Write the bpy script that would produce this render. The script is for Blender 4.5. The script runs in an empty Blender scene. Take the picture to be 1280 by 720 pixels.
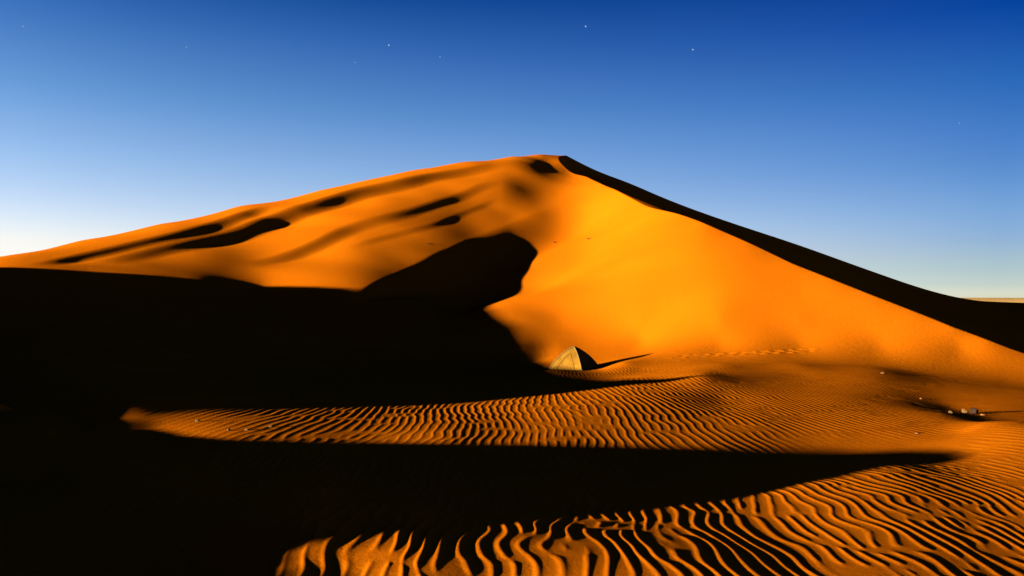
import bpy, bmesh, math, random
import numpy as np
from mathutils import Vector

random.seed(7)
RNG = np.random.default_rng(11)
scene = bpy.context.scene
COL = scene.collection

# ------------------------------------------------------------------ frame of reference
# Eye of the camera is the origin, +Y is the viewing direction, metres.
F_PX, CX, HY = 1000.0, 640.0, 384.0          # focal length, centre and horizon of the photo (1280 wide)
BETA = math.radians(30.0)                    # heading of the sunlight, measured from +X towards +Y
ELEV = math.radians(5.5)                     # height of the sun
T = math.tan(ELEV)
CB, SB = math.cos(BETA), math.sin(BETA)


def sstep(a, b, x):
    k = np.clip((x - a) / (b - a), 0.0, 1.0)
    return k * k * (3 - 2 * k)


# ------------------------------------------------------------------ the dune to the left, whose crest shades the hollows
# (v, c): v across the sunlight, c the height of the shadow's upper limit at u = 0
C_KNOTS = np.array([
    (-60, -9), (0, -2.6), (2, -1.70), (3.5, -1.52), (4.6, -1.465), (4.95, -1.455), (5.12, -1.42), (5.25, -1.36), (5.6, -1.10), (6.1, -0.935),
    (6.6, -0.935), (7.2, -1.02), (7.8, -1.15), (8.2, -1.20), (8.8, -1.26), (9.4, -1.335), (10, -1.415), (10.8, -1.535),
    (11.4, -1.625), (12, -1.70), (13, -1.79), (14, -1.83), (15, -1.775),
    (16, -1.67), (16.4, -1.56), (16.8, -1.34), (17.2, -1.10), (17.7, -0.80), (18.25, -0.42), (18.8, -0.63),
    (19.5, -0.80), (22, -0.92), (27, -0.95), (31, -0.96), (34, -0.96), (36, -0.78), (38.6, 0.02), (43.3, 1.11), (49.3, 2.23), (53, 2.72), (55.7, 3.03), (57.5, 2.96), (59.2, 2.78), (60.2, 2.55), (61.7, 2.28), (66, 1.8), (80, 0.6), (100, -0.5), (150, -3), (240, -9)], float)


def c_of(v):
    return np.interp(v, C_KNOTS[:, 0], C_KNOTS[:, 1])


UC_KNOTS = np.array([(-60, -2.6), (8, -2.7), (14, -3.3), (20, -5), (35, -9), (60, -20), (107, -36), (170, -50)], float)


def uc_of(v):
    return np.interp(v, UC_KNOTS[:, 0], UC_KNOTS[:, 1])


def on_shade_edge(px, py, guess):
    """The point of the sight line (px, py) that lies on the upper limit of the shadow, nearest to depth guess."""
    th, e = (px - CX) / F_PX, (HY - py) / F_PX
    Y = np.linspace(guess * 0.45, guess * 1.8, 6000)
    u, v = (CB * th + SB) * Y, (-SB * th + CB) * Y
    g = e * Y - (c_of(v) - T * u)
    k = np.nonzero(np.sign(g[:-1]) != np.sign(g[1:]))[0]
    if len(k) == 0:
        k = np.array([np.argmin(abs(g))])
        print('no crossing', px, py, guess, g.min(), g.max())
    y = Y[k[np.argmin(abs(Y[k] - guess))]]
    return (px, py, y)


# ------------------------------------------------------------------ control points: photo column, photo row, depth
EDGE = [  # edges of the shade
    (320, 690, 5.0), (400, 679, 5.2), (500, 668, 5.6), (650, 655, 6.2), (750, 643, 6.6), (850, 630, 7), (1000, 602, 8), (1110, 578, 9.3), (1200, 556, 10.8),
    (185, 538, 12),
    (160, 510, 14.5), (280, 511, 15.5), (400, 510, 16.5), (560, 505, 18.3), (640, 498, 19.3), (700, 492, 20.5), (800, 480, 22.5), (875, 470, 24.4),
    (830, 474, 24.4), (780, 475.5, 24.5), (740, 474, 27), (700, 468, 32), (685, 463, 40),
    (667, 452, 43), (655, 435, 45), (640, 410, 50), (612, 390, 56), (575, 378, 62), (330, 358, 58), (220, 347, 55), (110, 340, 53), (0, 335, 52),
]
PTS_F = [on_shade_edge(*p) for p in EDGE]
PTS_F += [(290, 549, 11.7), (400, 554, 11.7), (560, 553, 11.9), (700, 554, 12), (800, 556, 12), (900, 558, 12), (1000, 562, 12), (1060, 563, 11.9), (1140, 560, 11.7), (1200, 555, 11.3)]
PTS_F += [
    # bare ground round the camera
    (0, 760, 4.5), (300, 790, 4.0), (640, 800, 4.1), (1000, 800, 4.1), (1280, 800, 4.1), (1600, 800, 4.1), (-300, 800, 4.1),
    (200, 700, 5.2), (420, 720, 4.78), (0, 700, 5.4),
    (640, 1400, 1.75), (-300, 1400, 1.7), (1600, 1400, 1.75), (640, 4200, 0.45), (2200, 1100, 2.5),
    # sunlit rippled rise in front
    (560, 720, 4.85), (800, 720, 5.0), (1000, 720, 5.1), (1280, 720, 5.2), (1000, 650, 6.45), (1280, 640, 6.9), (1180, 600, 8.1), (1280, 580, 9.0), (1450, 640, 6.9), (1450, 570, 9.5),
    # shaded hollow behind it
    (0, 640, 7.2), (150, 600, 8.6), (300, 610, 8.3), (450, 610, 8.5), (600, 605, 8.8), (800, 595, 9.5), (950, 585, 10), (1080, 573, 10.7),
    (0, 560, 10.8), (100, 543, 12.2), (98, 533.5, 13), (128, 523, 13.6), (95, 520, 14.2), (40, 530, 13),
    # sunlit rippled patch
    (300, 529, 13.4), (500, 528, 14.4), (640, 524, 15.2), (800, 518, 16), (950, 530, 14.8), (1050, 542, 13.6), (1130, 536, 13.8), (1200, 534, 13.3),
    (900, 498, 20), (1000, 500, 20), (1100, 506, 19), (1180, 512, 17.5), (905, 466, 26.5), (1000, 467, 27.5), (1090, 471, 26.5),
    # crest at the right edge with a shallow hollow behind
    (1230, 522, 13.6), (1280, 524, 12.6), (1400, 535, 11.6), (1230, 520, 16), (1290, 522, 15.5), (1250, 505, 20), (1190, 503, 21), (1400, 515, 18),
    # shaded hollow in the middle distance
    (0, 500, 18), (0, 440, 28), (0, 400, 38), (160, 480, 22), (160, 430, 32), (160, 395, 42), (320, 490, 22), (320, 440, 36), (320, 400, 45), (480, 485, 24), (480, 445, 40),
    (480, 408, 48), (600, 478, 28), (600, 457, 40), (645, 462, 40), (570, 412, 50), (-300, 470, 30), (-300, 420, 34), (-300, 540, 14),
    # ground at the tent and right of it
    (727, 463.5, 37), (780, 453.5, 36.5), (752, 460, 38), (828, 437, 41), (800, 462, 33.5), (900, 456, 31), (1000, 456, 31), (1100, 460, 30),
    (1200, 460, 32), (1200, 478, 26), (1290, 480, 26), (1290, 462, 32), (1400, 490, 28),
    # broad face
    (700, 435, 45), (700, 400, 52.5), (700, 350, 63.5), (702, 300, 78), (728, 262, 94),
    (800, 425, 45.5), (800, 400, 48.5), (800, 350, 56.8), (800, 300, 69), (800, 268, 80),
    (900, 430, 40.3), (900, 400, 43.7), (900, 350, 51.1), (900, 310, 59),
    (1000, 430, 39.4), (1000, 400, 42.8), (1000, 360, 48.2), (1100, 430, 38.6), (1100, 410, 40.7), (1200, 432, 37.7),
    # left flank
    (684, 205, 123), (676, 194, 129), (640, 330, 71), (600, 300, 79.5), (640, 282, 87), (560, 335, 69),
]
SKY_LEFT = [(665, 194.5, 128), (640, 196, 126), (580, 203, 119), (520, 213, 111.5), (460, 225.5, 104), (400, 239, 96.5), (300, 258, 86.5), (200, 280, 77), (100, 302, 70), (0, 322, 64), (-120, 345, 60), (-300, 380, 58)]
PTS_F += SKY_LEFT
PTS_F += [(p[0], p[1] + 55, p[2] * 1.45) for p in SKY_LEFT[1::2]] + [(p[0], p[1] + 9, p[2] * 1.07) for p in SKY_LEFT[1:]]
CREST = [(691, 188, 131), (700, 202, 126), (713, 215, 120), (752, 231, 104), (783, 242, 93.5), (815, 254, 83.5), (847, 266, 75.3), (879, 278.6, 67.8), (935, 303, 60), (992, 330, 53.4),
         (1040, 349, 49.4), (1088, 368, 46), (1140, 388, 42.9), (1190, 407, 40.2), (1280, 437, 36.6), (1400, 474, 32)]
CREST_FINE = [tuple((np.array(a) + np.array(b)) / 2) for a, b in zip(CREST[2:-1], CREST[3:])]
PTS_F += CREST[1:] + CREST_FINE
PTS_F += [(p[0] + 12, p[1] - 34, p[2] * 1.22) for p in CREST[3:]]
SKY_RIGHT = [(720, 203.5, 136), (783, 227.5, 139), (847, 254.6, 142), (879, 267, 143.5), (992, 306, 148), (1056, 330, 151), (1120, 354, 154), (1151, 368, 156), (1175, 375.5, 158), (1215, 378, 161), (1280, 381, 165), (1420, 384, 172)]
PTS_B = CREST + CREST_FINE + SKY_RIGHT
PTS_B += [(p[0], p[1] + 30, p[2] * 1.4) for p in SKY_RIGHT[::2]]
PTS_B += [(p[0] - 14, p[1] + 3, p[2] * 0.86) for p in CREST[3::2]]
PTS_B += [(672, 165, 130), (684, 180, 131), (690, 190, 118), (698, 198, 119), (672, 180, 115), (600, 150, 130), (600, 100, 90), (400, 60, 120), (400, 60, 80), (0, 0, 100), (600, 250, 60), (300, 200, 50), (1000, 390, 34), (1200, 440, 29), (800, 320, 45)]
PTS_B += [(1280, 422, 52), (1280, 402, 90), (1190, 396, 60), (1100, 362, 75)]


def hermite(xk, Fk, x):
    """Cubic interpolation of the rows Fk (given at xk) to x."""
    m = np.gradient(Fk, xk, axis=0)
    i = np.clip(np.searchsorted(xk, x, side='right') - 1, 0, len(xk) - 2)
    h = (xk[i + 1] - xk[i])[:, None]
    t = ((x - xk[i])[:, None]) / h
    return ((1 + 2 * t) * (1 - t) ** 2 * Fk[i] + t * (1 - t) ** 2 * h * m[i]
            + t * t * (3 - 2 * t) * Fk[i + 1] + t * t * (t - 1) * h * m[i + 1])


def lee_of(p, run, fall):
    """A point down the shaded side of the crest: run metres onward with the light, fall metres lower."""
    x, y, z = (p[0] - CX) / F_PX * p[2], p[2], (HY - p[1]) / F_PX * p[2]
    x, y, z = x + CB * run, y + SB * run, z - fall
    return (CX + x / y * F_PX, HY - z / y * F_PX, y)


PTS_B += [lee_of(p, 6.0, 1.3) for p in CREST[3:-1]]


class Spline:
    """Thin plate spline of the elevation angle over azimuth and log distance."""
    SC = np.array([3.0, 1.0])

    def __init__(self, pts, smooth=1e-5):
        P = np.array(pts, float)
        th = (P[:, 0] - CX) / F_PX
        X = th * P[:, 2]
        R = np.hypot(X, P[:, 2])
        z = (HY - P[:, 1]) / F_PX * P[:, 2]
        self.q = np.stack([np.arctan2(X, P[:, 2]), np.log(R)], 1) * self.SC
        n = len(P)
        d = np.hypot(*(self.q[:, None] - self.q[None]).transpose(2, 0, 1))
        K = self.kern(d) + np.eye(n) * smooth
        Q = np.c_[np.ones(n), self.q]
        A = np.block([[K, Q], [Q.T, np.zeros((3, 3))]])
        self.w = np.linalg.solve(A, np.r_[z / R, 0, 0, 0])

    @staticmethod
    def kern(r):
        return np.where(r > 1e-9, r * r * np.log(np.maximum(r, 1e-9)), 0.0)

    def grid(self, az, R):
        """The same on a grid of directions and distances: solved on every fourth node, cubic in between."""
        def coarse(q):
            n = len(q)
            k = np.unique(np.r_[np.arange(0, n, 5), n - 1])
            return k
        ka, kr = coarse(az), coarse(R)
        A, Rm = np.meshgrid(az[ka], R[kr])
        E = self(A, Rm) / Rm
        E = hermite(np.log(R[kr]), E, np.log(R))
        return hermite(az[ka], E.T, az).T * R[:, None]

    def __call__(self, az, R):
        sh = az.shape
        a, l = az.ravel() * self.SC[0], np.log(R.ravel()) * self.SC[1]
        out = np.empty(a.size)
        n = len(self.q)
        for i in range(0, a.size, 40000):
            s = slice(i, i + 40000)
            d2 = (a[s, None] - self.q[None, :, 0]) ** 2 + (l[s, None] - self.q[None, :, 1]) ** 2
            k = 0.5 * d2 * np.log(np.maximum(d2, 1e-14))
            out[s] = k @ self.w[:n] + self.w[n] + self.w[n + 1] * a[s] + self.w[n + 2] * l[s]
        return out.reshape(sh) * R


SF, SBND = Spline(PTS_F), Spline(PTS_B)


def waves(x, y, lam, spread, kspread, n, seed):
    """A wave field of wavelength lam running along x, with natural forks: amplitude and phase."""
    r = np.random.default_rng(seed)
    k0 = 2 * math.pi / lam
    re, im = 0.9 * math.sqrt(n) * np.cos(k0 * x), 0.9 * math.sqrt(n) * np.sin(k0 * x)
    for _ in range(n):
        a = r.normal(0, spread)
        k = 2 * math.pi / lam * (1 + r.normal(0, kspread))
        ph = k * (math.cos(a) * x + math.sin(a) * y) + r.uniform(0, 2 * math.pi)
        re += np.cos(ph); im += np.sin(ph)
    return np.hypot(re, im) / math.sqrt(n), np.arctan2(im, re)


def soft_noise(x, y, scale, seed, n=24):
    r = np.random.default_rng(seed)
    o = np.zeros_like(x)
    for _ in range(n):
        a = r.uniform(0, 2 * math.pi)
        k = 2 * math.pi / scale * r.uniform(0.5, 1.6)
        o += np.sin(k * (math.cos(a) * x + math.sin(a) * y) + r.uniform(0, 6.28))
    return o / math.sqrt(n / 2)


def ripple(phase):
    """Sand ripple: gentle windward side, short lee side, sharpish crest; 0..1."""
    p = phase + 0.3 * np.sin(phase) + 0.4 * np.cos(phase)
    return (0.5 + 0.5 * np.cos(p)) ** 1.5


RIBS = [  # lee sides on the left flank: photo polyline, strength, width of the lee side and recovery length in metres
    ([(30, 333), (60, 326), (111, 314), (222, 288), (300, 267), (340, 256)], 0.95, 1.6, 7),
    ([(90, 333), (111, 326), (194, 302), (278, 279), (320, 267), (384, 252), (448, 237), (512, 224), (576, 212), (625, 206)], 1.05, 2.1, 9),
    ([(300, 325), (352, 307), (430, 278), (486, 260), (540, 249), (591, 237), (620, 229)], 0.85, 1.6, 8),
    ([(420, 300), (500, 283), (563, 266), (600, 258), (625, 250)], 0.5, 1.0, 6),
]


def base(az, R, X, Y):
    a = np.clip(az, -0.86, 0.78)
    far = np.clip(R, 0.45, 260)
    return np.minimum(SF(a, far) * R / far, np.where(R > 28, SBND(a, np.clip(R, 28, 260)) * R / far, 1e9))


def plan_of(px, py):
    """Where the sight line through a photo pixel first meets the sand (used to seat grooves, tent and stones)."""
    th, e = (px - CX) / F_PX, (HY - py) / F_PX
    Yv = np.exp(np.linspace(math.log(4.0), math.log(150), 2500))
    z = base(np.full_like(Yv, math.atan(th)), Yv * math.hypot(1, th), th * Yv, Yv)
    hit = np.nonzero(z >= e * Yv)[0]
    k = hit[0] if len(hit) else np.argmax(z / Yv)
    return th * Yv[k], Yv[k], z[k]


def rib_profile(s, w, rec):
    """Level on the sunward side (s < 0), a steep drop on the lee side, then a slow recovery."""
    return -sstep(-0.3 * w, w, s) * np.exp(-np.maximum(s, 0) / rec) * (1 - sstep(1.2 * rec, 2.4 * rec, s))


RIB_PLAN = []
for poly, h, w, rec in RIBS:
    RIB_PLAN.append((np.array([plan_of(*p)[:2] for p in poly]), h, w, rec))


ARM = np.array([plan_of(*p)[:2] for p in [(385, 392), (432, 366), (511, 322), (575, 293), (627, 277), (680, 258), (725, 242)]])


STEPS = {}


def seg_field(X, Y, P):
    """Signed distance to a smooth line (positive on its right-hand side) and position along it, 0..1."""
    t = np.linspace(0, 1, len(P))
    f = np.linspace(0, 1, 240)
    Q = np.stack([np.interp(f, t, P[:, i]) for i in (0, 1)], 1)
    for _ in range(2500):
        Q[1:-1] = 0.25 * Q[:-2] + 0.5 * Q[1:-1] + 0.25 * Q[2:]
    arc_ = np.r_[0, np.cumsum(np.linalg.norm(np.diff(Q, axis=0), axis=1))]
    Q = np.stack([np.interp(np.linspace(0, arc_[-1], 240), arc_, Q[:, i]) for i in (0, 1)], 1)
    D = np.gradient(Q, axis=0); D /= np.linalg.norm(D, axis=1)[:, None]
    best = np.full(X.shape, 1e9); k = np.zeros(X.shape, int)
    for i in range(240):
        d = (X - Q[i, 0]) ** 2 + (Y - Q[i, 1]) ** 2
        m = d < best
        best[m] = d[m]; k[m] = i
    rx, ry = X - Q[k, 0], Y - Q[k, 1]
    sd = rx * D[k, 1] - ry * D[k, 0]
    step = np.linalg.norm(Q[1] - Q[0])
    al = np.clip((k + (rx * D[k, 0] + ry * D[k, 1]) / step) / 239, 0, 1)
    return sd, al, k, Q


def base_grid(az, R):
    k = (az > -0.87) & (az < 0.79)
    a = np.r_[-0.86, az[k][1:-1], 0.78]
    rc = np.clip(R, 0.45, 260)
    q = R <= 260
    r = R[(R >= 0.45) & q]
    zf, zb = SF.grid(a, r), np.full((len(r), len(a)), 1e9)
    zb[r > 28] = SBND.grid(a, r[r > 28])
    z = np.minimum(zf, zb) / r[:, None]
    rows = np.clip(np.searchsorted(r, rc), 0, len(r) - 1)
    cols = np.clip(np.searchsorted(a, np.clip(az, -0.86, 0.78)), 0, len(a) - 1)
    return z[rows][:, cols] * R[:, None]


def terrain(az, R, detail=True, z=None):
    X, Y = np.sin(az) * R, np.cos(az) * R
    if z is None:
        z = base(az, R, X, Y)
    u, v = CB * X + SB * Y, -SB * X + CB * Y
    # away from the sector in front of the camera: plain sand with low swells
    side = sstep(0.80, 1.35, az) + sstep(0.92, 1.5, -az)
    plain = -1.75 - 0.6 * sstep(5, 60, R) + 0.25 * soft_noise(X, Y, 40, 3) * sstep(6, 40, R) - 3.0 * sstep(20, 120, R)
    z = z * (1 - side) + plain * side
    # swale at the right foot of the dune and small swells of the foreground
    for gx, gy, amp_, rl, rr_, ry in [(17.8, 25.0, -0.24, 4.4, 1.7, 13.0), (19.5, 32.0, -0.20, 5.5, 2.0, 7.0), (-1.5, 99, 0.9, 6, 4, 8), (4.0, 109, 0.8, 6, 6, 8), (-1.1, 5.1, -0.012, 0.7, 0.7, 0.7), (-1.4, 5.35, 0.04, 0.6, 0.6, 0.4), (-1.8, 4.95, -0.10, 0.5, 0.5, 0.5), (0.2, 5.2, 0.05, 0.9, 1.6, 0.8)]:
        dx = X - gx * np.where(gy > 10, Y / gy, 1.0)
        z = z + amp_ * np.exp(-(dx / np.where(dx < 0, rl, rr_)) ** 2 - ((Y - gy) / ry) ** 2) * (Y > 1)
    # grooves of the left flank
    if detail:
        m = (R > 42) & (R < 170) & (az < 0.25) & (az > -0.9)
        add = np.zeros(m.sum())
        xm, ym = X[m], Y[m]
        wob = 0.3 * soft_noise(xm, ym, 18, 5)
        for P, h, w, rec in RIB_PLAN:
            s, al, k, Q = seg_field(xm, ym, P)
            q0 = np.hypot(Q[:, 0], Q[:, 1]), np.arctan2(Q[:, 0], Q[:, 1])
            Q2 = Q + 6 * np.array([CB, SB])
            q2 = np.hypot(Q2[:, 0], Q2[:, 1]), np.arctan2(Q2[:, 0], Q2[:, 1])
            rise = (base(q2[1], q2[0], Q2[:, 0], Q2[:, 1]) - base(q0[1], q0[0], Q[:, 0], Q[:, 1])) / 6
            Dq = np.gradient(Q, axis=0); Dq /= np.linalg.norm(Dq, axis=1)[:, None]
            across = np.clip(Dq[:, 1] * CB - Dq[:, 0] * SB, 0.4, 1)          # how squarely the lee side turns from the sun
            drop = h * w * np.clip(0.87 * (np.maximum(rise, 0) + T + 0.06) / across, 0.2, 1.2)
            add += np.interp(al, np.linspace(0, 1, 240), drop) * rib_profile(s + wob, w, rec) * sstep(0, 0.15, al) * (1 - sstep(0.85, 1, al))
        add += 0.03 * soft_noise(xm, ym, 9, 6)
        # the long arm of the dune: a sharp crest whose slip face falls away from the sun
        s, al, k, Q = seg_field(xm, ym, ARM)
        s = s * 8.0 / (2.4 + 6.0 * al)
        prof = -(0.78 * sstep(0.0, 8.0, s) + 0.22 * sstep(6.0, 18.0, s)) * (1 - sstep(16.0, 42.0, s))
        add += (1.7 + 1.5 * al) * sstep(50, 66, R[m] - 6 * sstep(2, 8, s)) * prof * sstep(-0.0, 0.12, al) * (1 - sstep(0.72, 1.0, al))
        z[m] += add * sstep(44, 56, R[m]) * (1 - sstep(0.0, 0.24, az[m]))
    # dune at the left, outside the picture
    uc = uc_of(v)
    cz = c_of(v) - T * uc + np.interp(v, [0, 6, 17, 35, 60], [0, -0.01, 0.04, 0.14, 0.15])     # the sun is a disc: its lower rim grazes the crest
    s = u - uc
    zc = cz - np.where(s > 0, 0.52 * s, -0.22 * s)
    hh = np.where(v > 25, 0.25, 0.04)
    z = np.where((az < -0.45) | (u < 1), np.where(zc > z, zc, z), z)
    # a line of old footprints along the foot of the big face
    if detail:
        m = (R > 38) & (R < 58) & (az > 0.17) & (az < 0.40)
        if m.any():
            xm, ym, dent = X[m], Y[m], 0.0
            n_ = 0
            for f in np.arange(0, 1, 0.042):
                px_, py_ = 846 + 176 * f, 446.5 - 9 * f
                if STEPS.get(n_) is None:
                    STEPS[n_] = plan_of(px_, py_)[:2]
                fx, fy = STEPS[n_]; n_ += 1
                fx, fy = fx + 0.10 * math.sin(7 * n_), fy + 0.18 * (-1) ** n_
                d2 = ((xm - fx) / 0.22) ** 2 + ((ym - fy) / 0.20) ** 2
                dent = dent - 0.03 * np.exp(-d2) + 0.010 * np.exp(-(np.sqrt(d2) - 1.6) ** 2 * 4)
            z[m] += dent
    # far plain and far low dunes
    farw = sstep(215, 300, R)
    plain_far = -5 + 2.2 * soft_noise(X, Y, 420, 8) + (10.0 + 2 * soft_noise(X, Y, 300, 9)) * np.exp(-((R - 900) / 160) ** 2)
    z = z * (1 - farw) + plain_far * farw
    if not detail:
        return z
    # ripples
    th = np.tan(np.clip(az, -1.2, 1.2)) * 1000 + 640
    m = (R < 12.5) & (R > 1.2)
    x, y = X[m], Y[m]
    bend = 0.05 * soft_noise(x, y, 2.6, 21) + 0.02 * soft_noise(x, y, 0.9, 22)
    A, ph = waves(x + bend, y, 0.130, 0.10, 0.09, 40, 23)
    amp = 0.0058 * sstep(0.1, 0.9, A) * (1 - sstep(10.5, 12.5, R[m]))
    z[m] += amp * ripple(ph)
    m = (R < 47) & (R > 10.5)
    x, y, rr, pp = X[m], Y[m], R[m], th[m]
    bend = 0.10 * soft_noise(x, y, 9, 31) + 0.012 * soft_noise(x, y, 1.5, 32)
    A, ph = waves(x + bend, y, 0.162, 0.10, 0.08, 40, 33)
    amp = 0.0047 * sstep(0.1, 0.9, A) * sstep(10.5, 12.0, rr) * (1 + 0.7 * sstep(13, 20, rr)) * (1 - sstep(27, 46, rr))
    smooth_patch = sstep(930, 1040, pp) * (1 - sstep(13.5, 16, rr)) * (1 - sstep(1180, 1240, pp))
    amp *= 1 - 0.92 * smooth_patch
    amp *= 1 - 0.8 * (1 - sstep(180, 330, pp))
    z[m] += amp * ripple(ph)
    return z


# ------------------------------------------------------------------ materials
def node_mat(name):
    m = bpy.data.materials.new(name); m.use_nodes = True
    nt = m.node_tree; b = nt.nodes['Principled BSDF']
    return m, nt, b


def sand_material(name, grain, big):
    m, nt, b = node_mat(name)
    N, L = nt.nodes, nt.links
    geo = N.new('ShaderNodeNewGeometry')
    n1 = N.new('ShaderNodeTexNoise'); n1.inputs['Scale'].default_value = big; n1.inputs['Detail'].default_value = 5
    n2 = N.new('ShaderNodeTexNoise'); n2.inputs['Scale'].default_value = grain; n2.inputs['Detail'].default_value = 8; n2.inputs['Roughness'].default_value = 0.7
    L.new(geo.outputs['Position'], n1.inputs['Vector']); L.new(geo.outputs['Position'], n2.inputs['Vector'])
    add = N.new('ShaderNodeMath'); add.operation = 'MULTIPLY_ADD'; add.inputs[1].default_value = 0.6
    L.new(n1.outputs['Fac'], add.inputs[0])
    sc = N.new('ShaderNodeMath'); sc.operation = 'MULTIPLY'; sc.inputs[1].default_value = 0.4
    L.new(n2.outputs['Fac'], sc.inputs[0]); L.new(sc.outputs[0], add.inputs[2])
    ramp = N.new('ShaderNodeValToRGB')
    ramp.color_ramp.elements[0].position = 0.3; ramp.color_ramp.elements[0].color = (0.38, 0.083, 0.0013, 1)
    ramp.color_ramp.elements[1].position = 0.7; ramp.color_ramp.elements[1].color = (0.46, 0.110, 0.0017, 1)
    L.new(add.outputs[0], ramp.inputs[0]); L.new(ramp.outputs[0], b.inputs['Base Color'])
    b.inputs['Roughness'].default_value = 1.0
    b.inputs['Specular IOR Level'].default_value = 0.0
    bump = N.new('ShaderNodeBump'); bump.inputs['Strength'].default_value = 0.32; bump.inputs['Distance'].default_value = 0.05 / grain * 10
    L.new(n2.outputs['Fac'], bump.inputs['Height']); L.new(bump.outputs[0], b.inputs['Normal'])
    return m


SAND_NEAR = sand_material('rippled orange sand', 30, 0.8)
SAND_DUNE = sand_material('smooth orange sand', 6, 0.09)
SAND_FAR = sand_material('far sand with painted haze', 0.4, 0.01)  # recoloured paler below: distance haze put into the sand colour
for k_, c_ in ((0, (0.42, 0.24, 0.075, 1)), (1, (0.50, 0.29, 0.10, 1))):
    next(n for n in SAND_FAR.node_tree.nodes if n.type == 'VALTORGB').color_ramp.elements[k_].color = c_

# ------------------------------------------------------------------ the sand sheet
az_c = np.linspace(-0.60, 0.60, 1500)
az_l = np.linspace(-1.95, -0.60, 500, endpoint=False)
az_ll = np.linspace(-math.pi, -1.95, 40, endpoint=False)
az_r = np.linspace(0.60, 1.3, 180)[1:]
az_rr = np.linspace(1.3, math.pi, 50)[1:]
AZ = np.r_[az_ll, az_l, az_c, az_r, az_rr]
RR = np.r_[np.geomspace(0.05, 3.8, 60, endpoint=False), np.geomspace(3.8, 36, 760, endpoint=False),
           np.geomspace(36, 230, 520, endpoint=False), np.geomspace(230, 3200, 90)]
RG, AG = np.meshgrid(RR, AZ, indexing='ij')
ZG = terrain(AG, RG, z=base_grid(AZ, RR))
XG, YG = np.sin(AG) * RG, np.cos(AG) * RG


def height_at(x, y):
    az = np.array([[math.atan2(x, y)]]); R = np.array([[math.hypot(x, y)]])
    return float(terrain(az, R)[0, 0])


def sheet(name, r0, r1, mat):
    i0, i1 = np.searchsorted(RR, r0), min(np.searchsorted(RR, r1) + 1, len(RR))
    n, k = i1 - i0, len(AZ)
    co = np.stack([XG[i0:i1], YG[i0:i1], ZG[i0:i1]], -1).reshape(-1, 3).astype(np.float32)
    idx = np.arange(n * k).reshape(n, k)
    q = np.stack([idx[:-1, :-1], idx[1:, :-1], idx[1:, 1:], idx[:-1, 1:]], -1).reshape(-1, 4)[:, ::-1]
    me = bpy.data.meshes.new(name)
    me.vertices.add(len(co)); me.vertices.foreach_set('co', co.ravel())
    me.loops.add(q.size); me.loops.foreach_set('vertex_index', q.ravel().astype(np.int32))
    me.polygons.add(len(q)); me.polygons.foreach_set('loop_start', np.arange(0, q.size, 4, dtype=np.int32))
    me.update(calc_edges=True)
    me.polygons.foreach_set('use_smooth', np.ones(len(q), bool))
    if me.polygons[len(q) // 2].normal.z < 0:
        me.flip_normals()
    me.materials.append(mat)
    o = bpy.data.objects.new(name, me); COL.objects.link(o)
    o['kind'] = 'structure'
    return o


sheet('ground', 0.0, 36.0, SAND_NEAR)
sheet('sand_dune', 36.0, 230.0, SAND_DUNE)
sheet('distant_dunes', 230.0, 4000.0, SAND_FAR)

# ------------------------------------------------------------------ helpers for the things on the sand
def link_mesh(name, verts, faces, mat, parent=None, smooth=True):
    me = bpy.data.meshes.new(name); me.from_pydata([tuple(v) for v in verts], [], faces); me.update()
    bm = bmesh.new(); bm.from_mesh(me); bmesh.ops.recalc_face_normals(bm, faces=bm.faces[:]); bm.to_mesh(me); bm.free()
    if smooth:
        me.polygons.foreach_set('use_smooth', [True] * len(me.polygons))
    me.materials.append(mat)
    o = bpy.data.objects.new(name, me); COL.objects.link(o)
    if parent is not None:
        o.parent = parent
    return o


def tag(o, label, cat, group=None):
    o['label'] = label; o['category'] = cat
    if group:
        o['group'] = group
    return o


def tube(points, r, seg=8, r_end=None):
    P = [Vector(p) for p in points]; V, Fc = [], []
    for i, p in enumerate(P):
        t = (P[min(i + 1, len(P) - 1)] - P[max(i - 1, 0)]).normalized()
        a = t.cross(Vector((0.31, 0.17, 0.93))).normalized(); b = t.cross(a)
        rr = r if r_end is None else r + (r_end - r) * i / (len(P) - 1)
        for k in range(seg):
            w_ = 2 * math.pi * k / seg
            V.append(p + (a * math.cos(w_) + b * math.sin(w_)) * rr)
    for i in range(len(P) - 1):
        for k in range(seg):
            Fc.append((i * seg + k, i * seg + (k + 1) % seg, (i + 1) * seg + (k + 1) % seg, (i + 1) * seg + k))
    Fc.append(tuple(range(seg))); Fc.append(tuple((len(P) - 1) * seg + k for k in range(seg)))
    return V, Fc


def plain_mat(name, col_a, col_b, scale, rough=0.9, bump=0.3, dist=0.02):
    m, nt, b = node_mat(name)
    N, L = nt.nodes, nt.links
    tc_ = N.new('ShaderNodeTexCoord'); n = N.new('ShaderNodeTexNoise'); n.inputs['Scale'].default_value = scale; n.inputs['Detail'].default_value = 6
    L.new(tc_.outputs['Object'], n.inputs['Vector'])
    rp = N.new('ShaderNodeValToRGB'); rp.color_ramp.elements[0].position = 0.35; rp.color_ramp.elements[1].position = 0.68
    rp.color_ramp.elements[0].color = (*col_a, 1); rp.color_ramp.elements[1].color = (*col_b, 1)
    L.new(n.outputs['Fac'], rp.inputs[0]); L.new(rp.outputs[0], b.inputs['Base Color'])
    bp = N.new('ShaderNodeBump'); bp.inputs['Strength'].default_value = bump; bp.inputs['Distance'].default_value = dist
    L.new(n.outputs['Fac'], bp.inputs['Height']); L.new(bp.outputs[0], b.inputs['Normal'])
    b.inputs['Roughness'].default_value = rough; b.inputs['Specular IOR Level'].default_value = 0.1
    return m


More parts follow.
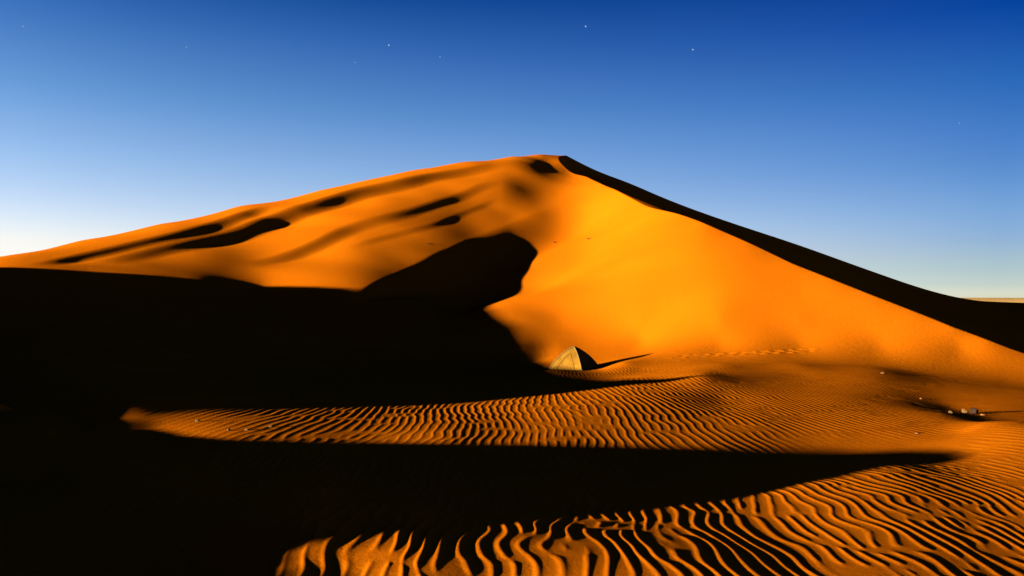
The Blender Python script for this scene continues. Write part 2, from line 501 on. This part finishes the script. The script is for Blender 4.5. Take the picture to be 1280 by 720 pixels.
CLOTH = plain_mat('weathered yellow tent cloth', (0.098, 0.040, 0.0016), (0.150, 0.068, 0.0028), 3.5, bump=0.35, dist=0.04)
SLEEVE = plain_mat('pale pole sleeve', (0.11, 0.070, 0.016), (0.14, 0.095, 0.025), 9)
SEAM = plain_mat('brown seam tape', (0.030, 0.016, 0.004), (0.045, 0.024, 0.006), 12)
STEEL = plain_mat('dull steel', (0.10, 0.09, 0.08), (0.15, 0.14, 0.12), 20, rough=0.5)
ROCK_PALE = plain_mat('pale stone', (0.07, 0.036, 0.010), (0.12, 0.068, 0.024), 9, bump=0.6)
ROCK_TAN = plain_mat('tan stone', (0.11, 0.040, 0.010), (0.18, 0.07, 0.02), 9, bump=0.6)
ROCK_DARK = plain_mat('dark brown stone', (0.010, 0.005, 0.003), (0.024, 0.011, 0.005), 7, bump=0.7)
STRAW = plain_mat('dry brown grass', (0.05, 0.022, 0.006), (0.09, 0.040, 0.010), 5)

# ------------------------------------------------------------------ the tent
TX, TY = 3.22, 37.0                                   # near corner
GAM, SIDE, TH = math.radians(33), 1.75, 1.10
cn = [(0, 0), (-SIDE * math.cos(GAM), SIDE * math.sin(GAM)), None, (SIDE * math.sin(GAM), SIDE * math.cos(GAM))]
cn[2] = (cn[1][0] + cn[3][0], cn[1][1] + cn[3][1])
mid = (cn[2][0] / 2, cn[2][1] / 2)
tent = bpy.data.objects.new('dome_tent', None); COL.objects.link(tent)
tz = height_at(TX + mid[0], TY + mid[1])
tent.location = (TX + mid[0], TY + mid[1], tz)
tag(tent, 'small yellow dome tent pitched alone at the foot of the big dune', 'tent')
corner = []
for c in cn:
    corner.append(Vector((c[0] - mid[0], c[1] - mid[1], height_at(TX + c[0], TY + c[1]) - tz + 0.01)))
top = Vector((0, 0, TH - 0.02))


def arc(i, t):
    """A pole from corner i (t = 0) to the crossing at the top (t = 1)."""
    c = corner[i]
    ang = t * math.pi / 2
    f = 0.38 * math.cos(ang) + 0.62 * (1 - t)
    h = 0.38 * math.sin(ang) + 0.62 * t
    return Vector((c.x * f, c.y * f, c.z * (1 - h) + top.z * h))


rt = random.Random(5)
for i in range(4):
    j = (i + 1) % 4
    V, Fc, n, k = [], [], 26, 26
    nrm = ((corner[i] + corner[j]) * 0.5); nrm.z = 0; nrm.normalize()
    ph = [rt.uniform(0, 6.28) for _ in range(4)]
    for a in range(n + 1):
        t = a / n
        A, B = arc(i, t), arc(j, t)
        for b in range(k + 1):
            s = b / k
            w_ = math.sin(math.pi * s)
            p = A.lerp(B, s) - nrm * 0.05 * w_ * (1 - t) * math.sin(math.pi * min(1, t * 1.2 + 0.1))
            p = p + nrm * w_ * (1 - t) * (0.010 * math.sin(9 * s + 5 * t + ph[0]) + 0.007 * math.sin(17 * t - 8 * s + ph[1]) + 0.005 * math.sin(26 * s + ph[2]))
            V.append(p)
    for a in range(n):
        for b in range(k):
            Fc.append((a * (k + 1) + b, a * (k + 1) + b + 1, (a + 1) * (k + 1) + b + 1, (a + 1) * (k + 1) + b))
    pan = link_mesh('wall_panel', V, Fc, CLOTH, tent)
    if i == 0:
        pan['label'] = 'sunlit yellow wall panel with creased cloth'
        path = []
        for q in range(21):                            # arched door zip on the sunlit wall
            e = q / 20
            s, t = 0.22 + 0.56 * e, 0.03 + 0.60 * math.sin(math.pi * e) ** 0.7
            A, B = arc(i, t), arc(j, t)
            w_ = math.sin(math.pi * s)
            path.append(A.lerp(B, s) - nrm * (0.05 * w_ * (1 - t) * math.sin(math.pi * min(1, t * 1.2 + 0.1)) - 0.008))
        link_mesh('door_zip', *tube(path, 0.008, 6), SEAM, pan)
    hem = [arc(i, 0.0).lerp(arc(j, 0.0), q / 10) + nrm * 0.012 + Vector((0, 0, 0.015)) for q in range(11)]
    link_mesh('hem', *tube(hem, 0.018, 6), SEAM, pan)
for i in (0, 1):
    pts = [arc(i, t / 16) for t in range(17)] + [arc(i + 2, 1 - t / 16) for t in range(1, 17)]
    pts = [p * 1.008 + Vector((0, 0, 0.004 + 0.012 * i)) for p in pts]
    link_mesh('pole_sleeve', *tube(pts, 0.022, 8), SLEEVE, tent)
gs = [corner[i] * 1.03 for i in range(4)]
link_mesh('groundsheet', [g + Vector((0, 0, 0.006)) for g in gs] + [g - Vector((0, 0, 0.03)) for g in gs],
          [(0, 1, 2, 3), (7, 6, 5, 4)] + [(i, i + 4, (i + 1) % 4 + 4, (i + 1) % 4) for i in range(4)], SEAM, tent, smooth=False)
for i in range(4):
    out = corner[i].copy(); out.z = 0; out.normalize()
    p = corner[i] + out * 0.07
    link_mesh('peg', *tube([p + Vector((0, 0, 0.06)) + out * 0.03, p - Vector((0, 0, 0.12))], 0.008, 6), STEEL, tent)


# ------------------------------------------------------------------ stones and tufts
def seat(px, py):
    """Point of the finished sand surface seen in that direction."""
    th, e = (px - CX) / F_PX, (HY - py) / F_PX
    x, y, _ = plan_of(px, py)
    yy = np.linspace(y * 0.85, y * 1.2, 400)
    az = np.full((400, 1), math.atan(th)); zz = terrain(az, (yy * math.hypot(1, th))[:, None])[:, 0]
    hit = np.nonzero(zz >= e * yy)[0]
    if len(hit):
        y = yy[hit[0]]
    return th * y, y, height_at(th * y, y)


def stone(px, py, wpx, hk, mat, label, seed, group=None):
    x, y, z = seat(px, py)
    r = wpx / F_PX * y / 2
    bm = bmesh.new(); bmesh.ops.create_icosphere(bm, subdivisions=3, radius=1.0)
    rs = random.Random(seed)
    cuts = [(Vector((rs.gauss(0, 1), rs.gauss(0, 1), rs.gauss(0, 1))).normalized(), rs.uniform(0.55, 0.9)) for _ in range(9)]
    for v in bm.verts:
        for n, d_ in cuts:
            q = v.co.dot(n) - d_
            if q > 0:
                v.co -= n * q * 0.9
        v.co += Vector((rs.gauss(0, 0.02), rs.gauss(0, 0.02), rs.gauss(0, 0.02)))
        v.co.x *= r; v.co.y *= r * rs.uniform(0.79, 0.81); v.co.z *= r * hk
    me = bpy.data.meshes.new('stone'); bm.to_mesh(me); bm.free()
    me.materials.append(mat)
    o = bpy.data.objects.new('stone', me); COL.objects.link(o)
    o.location = (x, y, z + r * hk * 0.45); o.rotation_euler = (0, 0, rs.uniform(0, 6.28))
    return tag(o, label, 'stone', group)


GL = 'pale stones on the left tip of the rippled patch'
stone(247, 527, 6.5, 0.55, ROCK_PALE, 'small pale stone farthest left on the sunlit rippled strip', 1, GL)
stone(286, 538, 6, 0.6, ROCK_PALE, 'pale stone at the lower rim of the strip, left one of the close pair', 2, GL)
stone(308, 538, 5.5, 0.6, ROCK_PALE, 'pale stone at the lower rim of the strip, right one of the close pair', 3, GL)
stone(338, 534, 6.5, 0.5, ROCK_PALE, 'pale flat stone where the ripples of the left strip begin', 4, GL)
GR = 'stones on the crest at the right'
stone(1188, 516.5, 5.5, 0.8, ROCK_PALE, 'pale pointed stone leftmost on the small crest at the right', 11, GR)
stone(1205, 516, 7.5, 0.95, ROCK_PALE, 'largest pale stone on the small crest, next to the dark rock', 12, GR)
stone(1217, 517, 12, 0.9, ROCK_DARK, 'dark brown rock on the small crest beside the pale stones', 13, GR)
stone(1228, 519, 6, 0.5, ROCK_TAN, 'tan stone right of the dark rock on the small crest', 14, GR)
GS = 'lone stones on the right-hand sand'
stone(1103, 467, 7, 0.5, ROCK_TAN, 'lone tan stone on the smooth sand below the right ridge', 21, GS)
stone(1146, 542, 7, 0.4, ROCK_TAN, 'flat tan stone half buried in the smooth lit patch', 22, GS)
stone(1151, 499, 4, 0.6, ROCK_TAN, 'tiny tan stone at the upper end of the fine ripples', 23, GS)


def tuft(px, py, hpx, label, seed):
    x, y, z = seat(px, py)
    h = hpx / F_PX * y
    rs = random.Random(seed); V, Fc = [], []
    for _ in range(46):
        a, l, k = rs.uniform(0, 6.28), h * rs.uniform(0.5, 1.1), rs.uniform(0.3, 1.1)
        b0 = Vector((rs.gauss(0, 0.12) * h, rs.gauss(0, 0.12) * h, -0.05))
        d1 = Vector((math.cos(a) * k, math.sin(a) * k, 1)).normalized()
        pts = [b0 + d1 * l * f + Vector((math.cos(a), math.sin(a), -0.6)) * l * 0.35 * f * f for f in (0, 0.35, 0.7, 1)]
        v, f = tube(pts, 0.012, 4, 0.003)
        Fc += [tuple(i + len(V) for i in q) for q in f]; V += v
    o = link_mesh('grass_tuft', V, Fc, STRAW)
    o.location = (x, y, z)
    return tag(o, label, 'grass tuft', 'dry tufts on the dune')


tuft(736, 299, 3.6, 'dark dry tuft alone on the open upper face of the dune', 1)
tuft(693, 303, 2.6, 'smaller dry tuft in the red shade above the dark hollow', 2)
tuft(536, 305, 3.0, 'dry tuft on the lit spur left of the dark hollow', 3)

# ------------------------------------------------------------------ the first stars
def star_mat(name, col, s):
    m = bpy.data.materials.new(name); m.use_nodes = True
    nt = m.node_tree; nt.nodes.clear()
    e = nt.nodes.new('ShaderNodeEmission'); e.inputs[0].default_value = (*col, 1); e.inputs[1].default_value = s
    o = nt.nodes.new('ShaderNodeOutputMaterial'); nt.links.new(e.outputs[0], o.inputs[0])
    return m


STAR_A = star_mat('star light', (0.62, 0.80, 1.0), 0.11)
STAR_B = star_mat('faint star light', (0.50, 0.74, 1.0), 0.085)
sm = bpy.data.meshes.new('star'); bm = bmesh.new(); bmesh.ops.create_icosphere(bm, subdivisions=2, radius=1.0); bm.to_mesh(sm); bm.free()
sf = sm.copy(); sm.materials.append(STAR_A); sf.materials.append(STAR_B)
for px, py, r, faint, label in [
        (29, 33, 0.85, 1, 'faint star alone in the upper left corner of the sky'),
        (233, 59, 0.75, 1, 'faint star in the left sky between the corner star and the trio'),
        (444, 78, 0.75, 1, 'faint star, lowest left of the three grouped above the left slope'),
        (486, 56.5, 1.0, 0, 'bright star, highest of the three grouped above the left slope'),
        (550, 71, 0.75, 1, 'faint star, rightmost of the three grouped above the left slope'),
        (732, 33, 1.0, 0, 'bright star highest in the sky, nearly above the dune top'),
        (866, 62, 1.0, 0, 'bright star right of the dune top in the open blue'),
        (1199, 154, 0.85, 1, 'faint lone star low in the sky above the right ridge')]:
    dd = 6000.0
    o = bpy.data.objects.new('star', sf if faint else sm); COL.objects.link(o)
    o.location = ((px - CX) / F_PX * dd, dd, (HY - py) / F_PX * dd); o.scale = (r * dd / 1000,) * 3
    tag(o, label, 'star', 'first stars in the evening sky')


# ------------------------------------------------------------------ light
EXPO = 2.46
sun = bpy.data.lights.new('sun', 'SUN'); sun.energy = 5.0; sun.angle = math.radians(0.6); sun.color = (1.0, 0.90, 0.72)
so = bpy.data.objects.new('sun', sun); COL.objects.link(so)
d = (CB * math.cos(ELEV), SB * math.cos(ELEV), -math.sin(ELEV))
so.rotation_euler = Vector(d).to_track_quat('-Z', 'Y').to_euler()

w = bpy.data.worlds.new('World'); scene.world = w; w.use_nodes = True
nt = w.node_tree; N, L = nt.nodes, nt.links
bg = N['Background']
sky = N.new('ShaderNodeTexSky'); sky.sky_type = 'NISHITA'; sky.sun_disc = False
sky.sun_elevation = ELEV
sky.sun_rotation = math.atan2(-CB, -SB)


def lin(c):
    return [(x / 255 / 12.92) if x <= 10 else ((x / 255 + 0.055) / 1.055) ** 2.4 for x in c]


# The clear dusk sky of the place: sine of elevation, colour towards the left and right horizons, and what the
# Sky Texture gives there; the texture is graded by the ratio.
SKY_TAB = [
    (0.000, (254, 252, 244), (212, 204, 170), (.080, .053, .0165), (.115, .080, .026)),
    (0.012, (254, 254, 248), (208, 210, 190), (.0824, .0561, .0171), (.1197, .0851, .0273)),
    (0.025, (254, 254, 249), (192, 207, 200), (.1115, .0852, .0297), (.1695, .1317, .0449)),
    (0.040, (253, 254, 250), (176, 201, 209), (.1223, .1052, .0438), (.1929, .1696, .0713)),
    (0.055, (252, 253, 250), (162, 192, 215), (.1223, .1182, .0601), (.1933, .1891, .0966)),
    (0.0715, (246, 250, 251), (145, 180, 219), (.1157, .1217, .0731), (.1859, .1967, .1165)),
    (0.090, (225, 239, 250), (131, 172, 219), (.1084, .1207, .0807), (.1751, .1977, .1324)),
    (0.110, (204, 225, 249), (117, 163, 217), (.1004, .1177, .0877), (.1631, .1937, .1451)),
    (0.130, (185, 213, 246), (103, 152, 212), (.0933, .114, .0923), (.1505, .1872, .1523)),
    (0.155, (165, 201, 240), (86, 139, 205), (.0868, .1095, .0945), (.14, .1797, .1564)),
    (0.236, (103, 155, 216), (42, 104, 184), (.0632, .0873, .0927), (.1011, .1424, .1517)),
    (0.308, (62, 117, 190), (2, 66, 158), (.0515, .0739, .0856), (.081, .1186, .1381)),
    (0.360, (22, 82, 160), (0, 50, 135), (.0438, .0642, .0786), (.0673, .1008, .1241)),
    (0.480, (0, 22, 70), (0, 14, 60), (.0338, .0509, .0665), (.0492, .0755, .0994)),
    (0.750, (0, 7, 30), (0, 5, 27), (.0231, .0357, .0499), (.0281, .0441, .0623)),
]
tc = N.new('ShaderNodeTexCoord'); sep = N.new('ShaderNodeSeparateXYZ'); L.new(tc.outputs['Generated'], sep.inputs[0])
ramps = []
for side in (0, 1):
    rp = N.new('ShaderNodeValToRGB'); cr = rp.color_ramp; cr.interpolation = 'LINEAR'
    for i, row in enumerate(SKY_TAB):
        want = lin(row[1 + side])
        col_ = [want[k] / 2 ** EXPO / row[3 + side][k] / 10 for k in range(3)] + [1]
        e = cr.elements[i] if i < 2 else cr.elements.new(row[0])
        e.position = row[0]; e.color = col_
    L.new(sep.outputs['Z'], rp.inputs[0]); ramps.append(rp)
azm = N.new('ShaderNodeMapRange'); azm.inputs['From Min'].default_value = -0.52; azm.inputs['From Max'].default_value = 0.52
L.new(sep.outputs['X'], azm.inputs['Value'])
mix = N.new('ShaderNodeMix'); mix.data_type = 'RGBA'
L.new(azm.outputs[0], mix.inputs['Factor']); L.new(ramps[0].outputs[0], mix.inputs['A']); L.new(ramps[1].outputs[0], mix.inputs['B'])
mul = N.new('ShaderNodeMix'); mul.data_type = 'RGBA'; mul.blend_type = 'MULTIPLY'; mul.inputs['Factor'].default_value = 1
L.new(sky.outputs[0], mul.inputs['A']); L.new(mix.outputs['Result'], mul.inputs['B'])
# sky dimmed towards the sun so that its glow doesn't fill the shadows
dot = N.new('ShaderNodeVectorMath'); dot.operation = 'DOT_PRODUCT'; dot.inputs[1].default_value = (-CB, -SB, 0.0)
L.new(tc.outputs['Generated'], dot.inputs[0])
dim = N.new('ShaderNodeMapRange'); dim.interpolation_type = 'SMOOTHSTEP'
dim.inputs['From Min'].default_value = 0.05; dim.inputs['From Max'].default_value = 0.9
dim.inputs['To Min'].default_value = 10.0; dim.inputs['To Max'].default_value = 0.12
L.new(dot.outputs['Value'], dim.inputs['Value'])
vm = N.new('ShaderNodeVectorMath'); vm.operation = 'SCALE'
L.new(mul.outputs['Result'], vm.inputs[0]); L.new(dim.outputs[0], vm.inputs['Scale'])
L.new(vm.outputs[0], bg.inputs['Color'])
bg.inputs['Strength'].default_value = 0.05

# ------------------------------------------------------------------ camera and film
cam = bpy.data.cameras.new('camera'); co_ = bpy.data.objects.new('camera', cam); COL.objects.link(co_)
co_.location = (0, 0, 0); co_.rotation_euler = (math.pi / 2, 0, 0)
cam.sensor_width = 36.0; cam.lens = F_PX / 1280 * 36; cam.shift_y = (HY - 360) / 1280
cam.clip_start = 0.05; cam.clip_end = 20000
scene.camera = co_
vs = scene.view_settings
vs.view_transform = 'Standard'; vs.look = 'None'; vs.exposure = EXPO; vs.gamma = 1.0
scene.cycles.diffuse_bounces = 0
scene.cycles.max_bounces = 4
